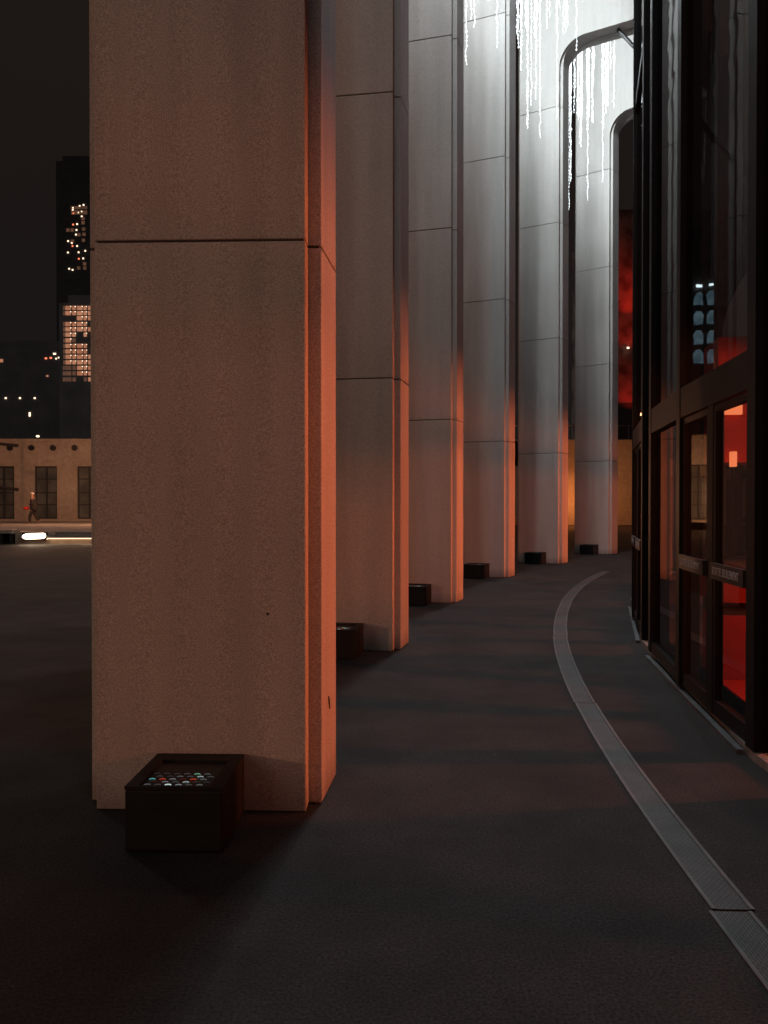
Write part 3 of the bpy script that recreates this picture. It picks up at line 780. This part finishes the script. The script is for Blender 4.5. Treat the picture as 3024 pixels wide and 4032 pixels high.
bm = bmesh.new(); bmesh.ops.create_uvsphere(bm, u_segments=14, v_segments=8, radius=0.112, matrix=Matrix.Translation((-.055, 0, 1.745)) @ Matrix.Diagonal((1.05, 1, .72, 1)))
box(bm, -.24, -.13, -.07, .07, 1.725, 1.74); link('cap', bm, 'capm', per)
bag = thing('red_bag', 'small bright red bag held by the person in the dark coat', 'bag', (at(132, dP) - .40, dP - .02, 0.461 + .88))
bm = bmesh.new(); bmesh.ops.create_icosphere(bm, subdivisions=2, radius=0.17, matrix=Matrix.Diagonal((1.1, .7, .62, 1)))
for v in bm.verts: v.co.x += 0.03 * math.sin(v.co.z * 30)
link('pouch', bm, 'redbag', bag, smooth=True)
bm = bmesh.new(); tube(bm, (-.02, 0, .09), (.09, 0, .17), .01, n=6); link('handle', bm, 'coat', bag)

# ------------------------------------------------------------------ towers of the city
def tower(name, label, x0, x1, y0, y1, h, cells, d):
    t = thing(name, label, 'building')
    bm = bmesh.new(); box(bm, x0, x1, y0, y1, 0, h); box(bm, x0 + 2, x1 - 2, y0 + 2, y1 - 2, h + .01, h + 3)
    link('block', bm, 'farwall', t)
    for (px0, px1, py0, py1, m) in cells:
        bm = bmesh.new(); box(bm, at(px0, d), at(px1, d), y0 - 0.25, y0 - 0.02, zat(py1, d), zat(py0, d))
        link('window', bm, m, t)
    return t
d1 = 240.0
rows = [1400,1457,1512,1575,1632,1690,1752,1812,1872,1930,1990,2050,2110,2175]
lit = ['1111','1111','0011','1111','1111','1101','1200','1111','1111','1111','1111','2211','2211','2202']
colx = [(690,780),(795,830),(845,905),(918,950),(966,1010),(1024,1075)]
cells = []
for r, row in zip(rows, lit):
    row = row + random.choice(['11', '10', '01'])
    for c, (a, b) in zip(row, colx):
        if c == '0': continue
        py0 = 700 + r / 2.765; py1 = py0 + 15.5
        if c == '1' and a == 690: cells.append(((a + 6) / 2.765, 716 / 2.765, py0, py1, 'officedim')); a = 721
        cells.append((a / 2.765, b / 2.765, py0, py1, 'officelit' if c == '1' else 'officedim'))
        if c == '1': cells.append(((b - 7) / 2.765, (b + 1) / 2.765, py0 + .8, py0 + 4, 'lampdot'))
tower('office_tower', 'dark office tower with a grid of orange lit windows', at(236, d1), at(420, d1), d1, d1 + 30, zat(1195, d1), cells, d1 - .25)
d2 = 330.0
dots = [(808,340,1),(805,362,1),(880,320,1),(922,308,1),(867,392,1),(902,380,1),(812,400,2),(902,432,1),(915,455,3),(915,500,3),(808,520,2),(851,515,1),
 (750,580,3),(798,580,3),(844,578,1),(922,570,3),(838,628,1),(870,628,3),(925,625,3),(753,699,1),(800,700,3),(793,718,1),(850,752,1),(800,752,2),(918,690,3),
 (750,822,1),(866,820,1),(938,804,1),(868,890,2),(916,886,1),(930,945,3),(763,998,1),(800,1010,1),(867,990,3),(932,990,3)]
cells = []
for a, b, k in dots:
    px, py = a / 2.765, 700 + b / 2.765; s = 2.6 if k != 3 else 6
    cells.append((px - s, px + s, py - s, py + s, {1: 'lampdot', 2: 'lampred', 3: 'officedim'}[k]))
cells.append((784 / 2.765, 960 / 2.765, 700 + 322 / 2.765, 700 + 352 / 2.765, 'officedim'))
cells.append((790 / 2.765, 960 / 2.765, 700 + 368 / 2.765, 700 + 410 / 2.765, 'officedim'))
tower('high_rise', 'taller dark tower with scattered bright window lights above the office tower', at(226, d2), at(460, d2), d2, d2 + 30, zat(640, d2), cells, d2 - .25)
d3 = 265.0
cells = []
for px, py, w, h, m in [(183,1412,4,3,'lampred'),(202,1410,4,3,'lampred'),(217,1394,5,3,'lampdot'),(223,1413,2.5,2.5,'lampdot'),(233,1409,2.5,2.5,'lampdot'),(7,1421,7,6,'officelit'),
    (188,1481,4,3,'officelit'),(24,1568,3,3,'lampdot'),(80,1568,3,3,'lampdot'),(138,1568,3,3,'lampdot'),(118,1632,3,8,'lampdot')]:
    cells.append((px - w, px + w, py - h, py + h, m))
tower('apartment_block', 'broad dark block with a few tiny lights behind the low stone building', at(-300, d3), at(520, d3), d3, d3 + 20, zat(1372, d3), cells, d3 - .25)
# small lamp above the pavilion roof
sl = thing('roof_lamp', 'tiny bright lamp just above the roof of the low stone building', 'lamp')
bm = bmesh.new(); tube(bm, (at(150, 55), 55, 5.4), (at(150, 55), 55, zat(1721, 55)), 0.04, n=8); link('post', bm, 'black_metal', sl)
bm = bmesh.new(); bmesh.ops.create_icosphere(bm, subdivisions=2, radius=0.10, matrix=Matrix.Translation((at(150, 55), 55, zat(1718, 55))) @ Matrix.Diagonal((1.3, 1, .8, 1))); link('globe', bm, 'lampdot', sl)

# red floodlit building beyond the last arch
d4 = 85.0
rb = thing('red_lit_building', 'tall building washed in red light beyond the last arch', 'building')
bm = bmesh.new(); box(bm, at(2380, d4), at(2900, d4), d4, d4 + 15, 0, 34)
link('wall', bm, noise_mat('blotchy_render', (0.16, 0.12, 0.11), (0.42, 0.34, 0.30), 0.55, 0.9, lo=0.4, hi=0.6), rb)
bm = bmesh.new(); box(bm, at(2380, d4) - .1, at(2900, d4), d4 - 0.15, d4 + .1, 0.0, zat(1590, d4)); link('plinth', bm, 'farwall', rb)
for (px, py, w) in ((2452, 1150, 1900), (2462, 1290, 1500), (2466, 1520, 1600), (2472, 1080, 900)):
    light('red_flood', 'SPOT', (at(px, d4) + 1.5, d4 - 3.0, zat(py, d4) - 4), w * 0.27, (1.0, 0.03, 0.015), 0.1, (at(px, d4), d4, zat(py, d4)), cone=55, blend=0.9)
sl = thing('facade_lamp', 'small white lamp on the red lit building beyond the last arch', 'lamp')
bm = bmesh.new(); bmesh.ops.create_icosphere(bm, subdivisions=2, radius=0.13, matrix=Matrix.Translation((at(2471, d4 - .5), d4 - .5, zat(1371, d4 - .5))) @ Matrix.Diagonal((1.2, 1, .9, 1))); link('globe', bm, 'lampdot', sl)
bm = bmesh.new(); tube(bm, (at(2471, d4 - .5), d4 - .4, zat(1371, d4 - .5)), (at(2471, d4 - .5), d4 + .0, zat(1371, d4 - .5)), 0.03, n=6); link('bracket', bm, 'black_metal', sl)
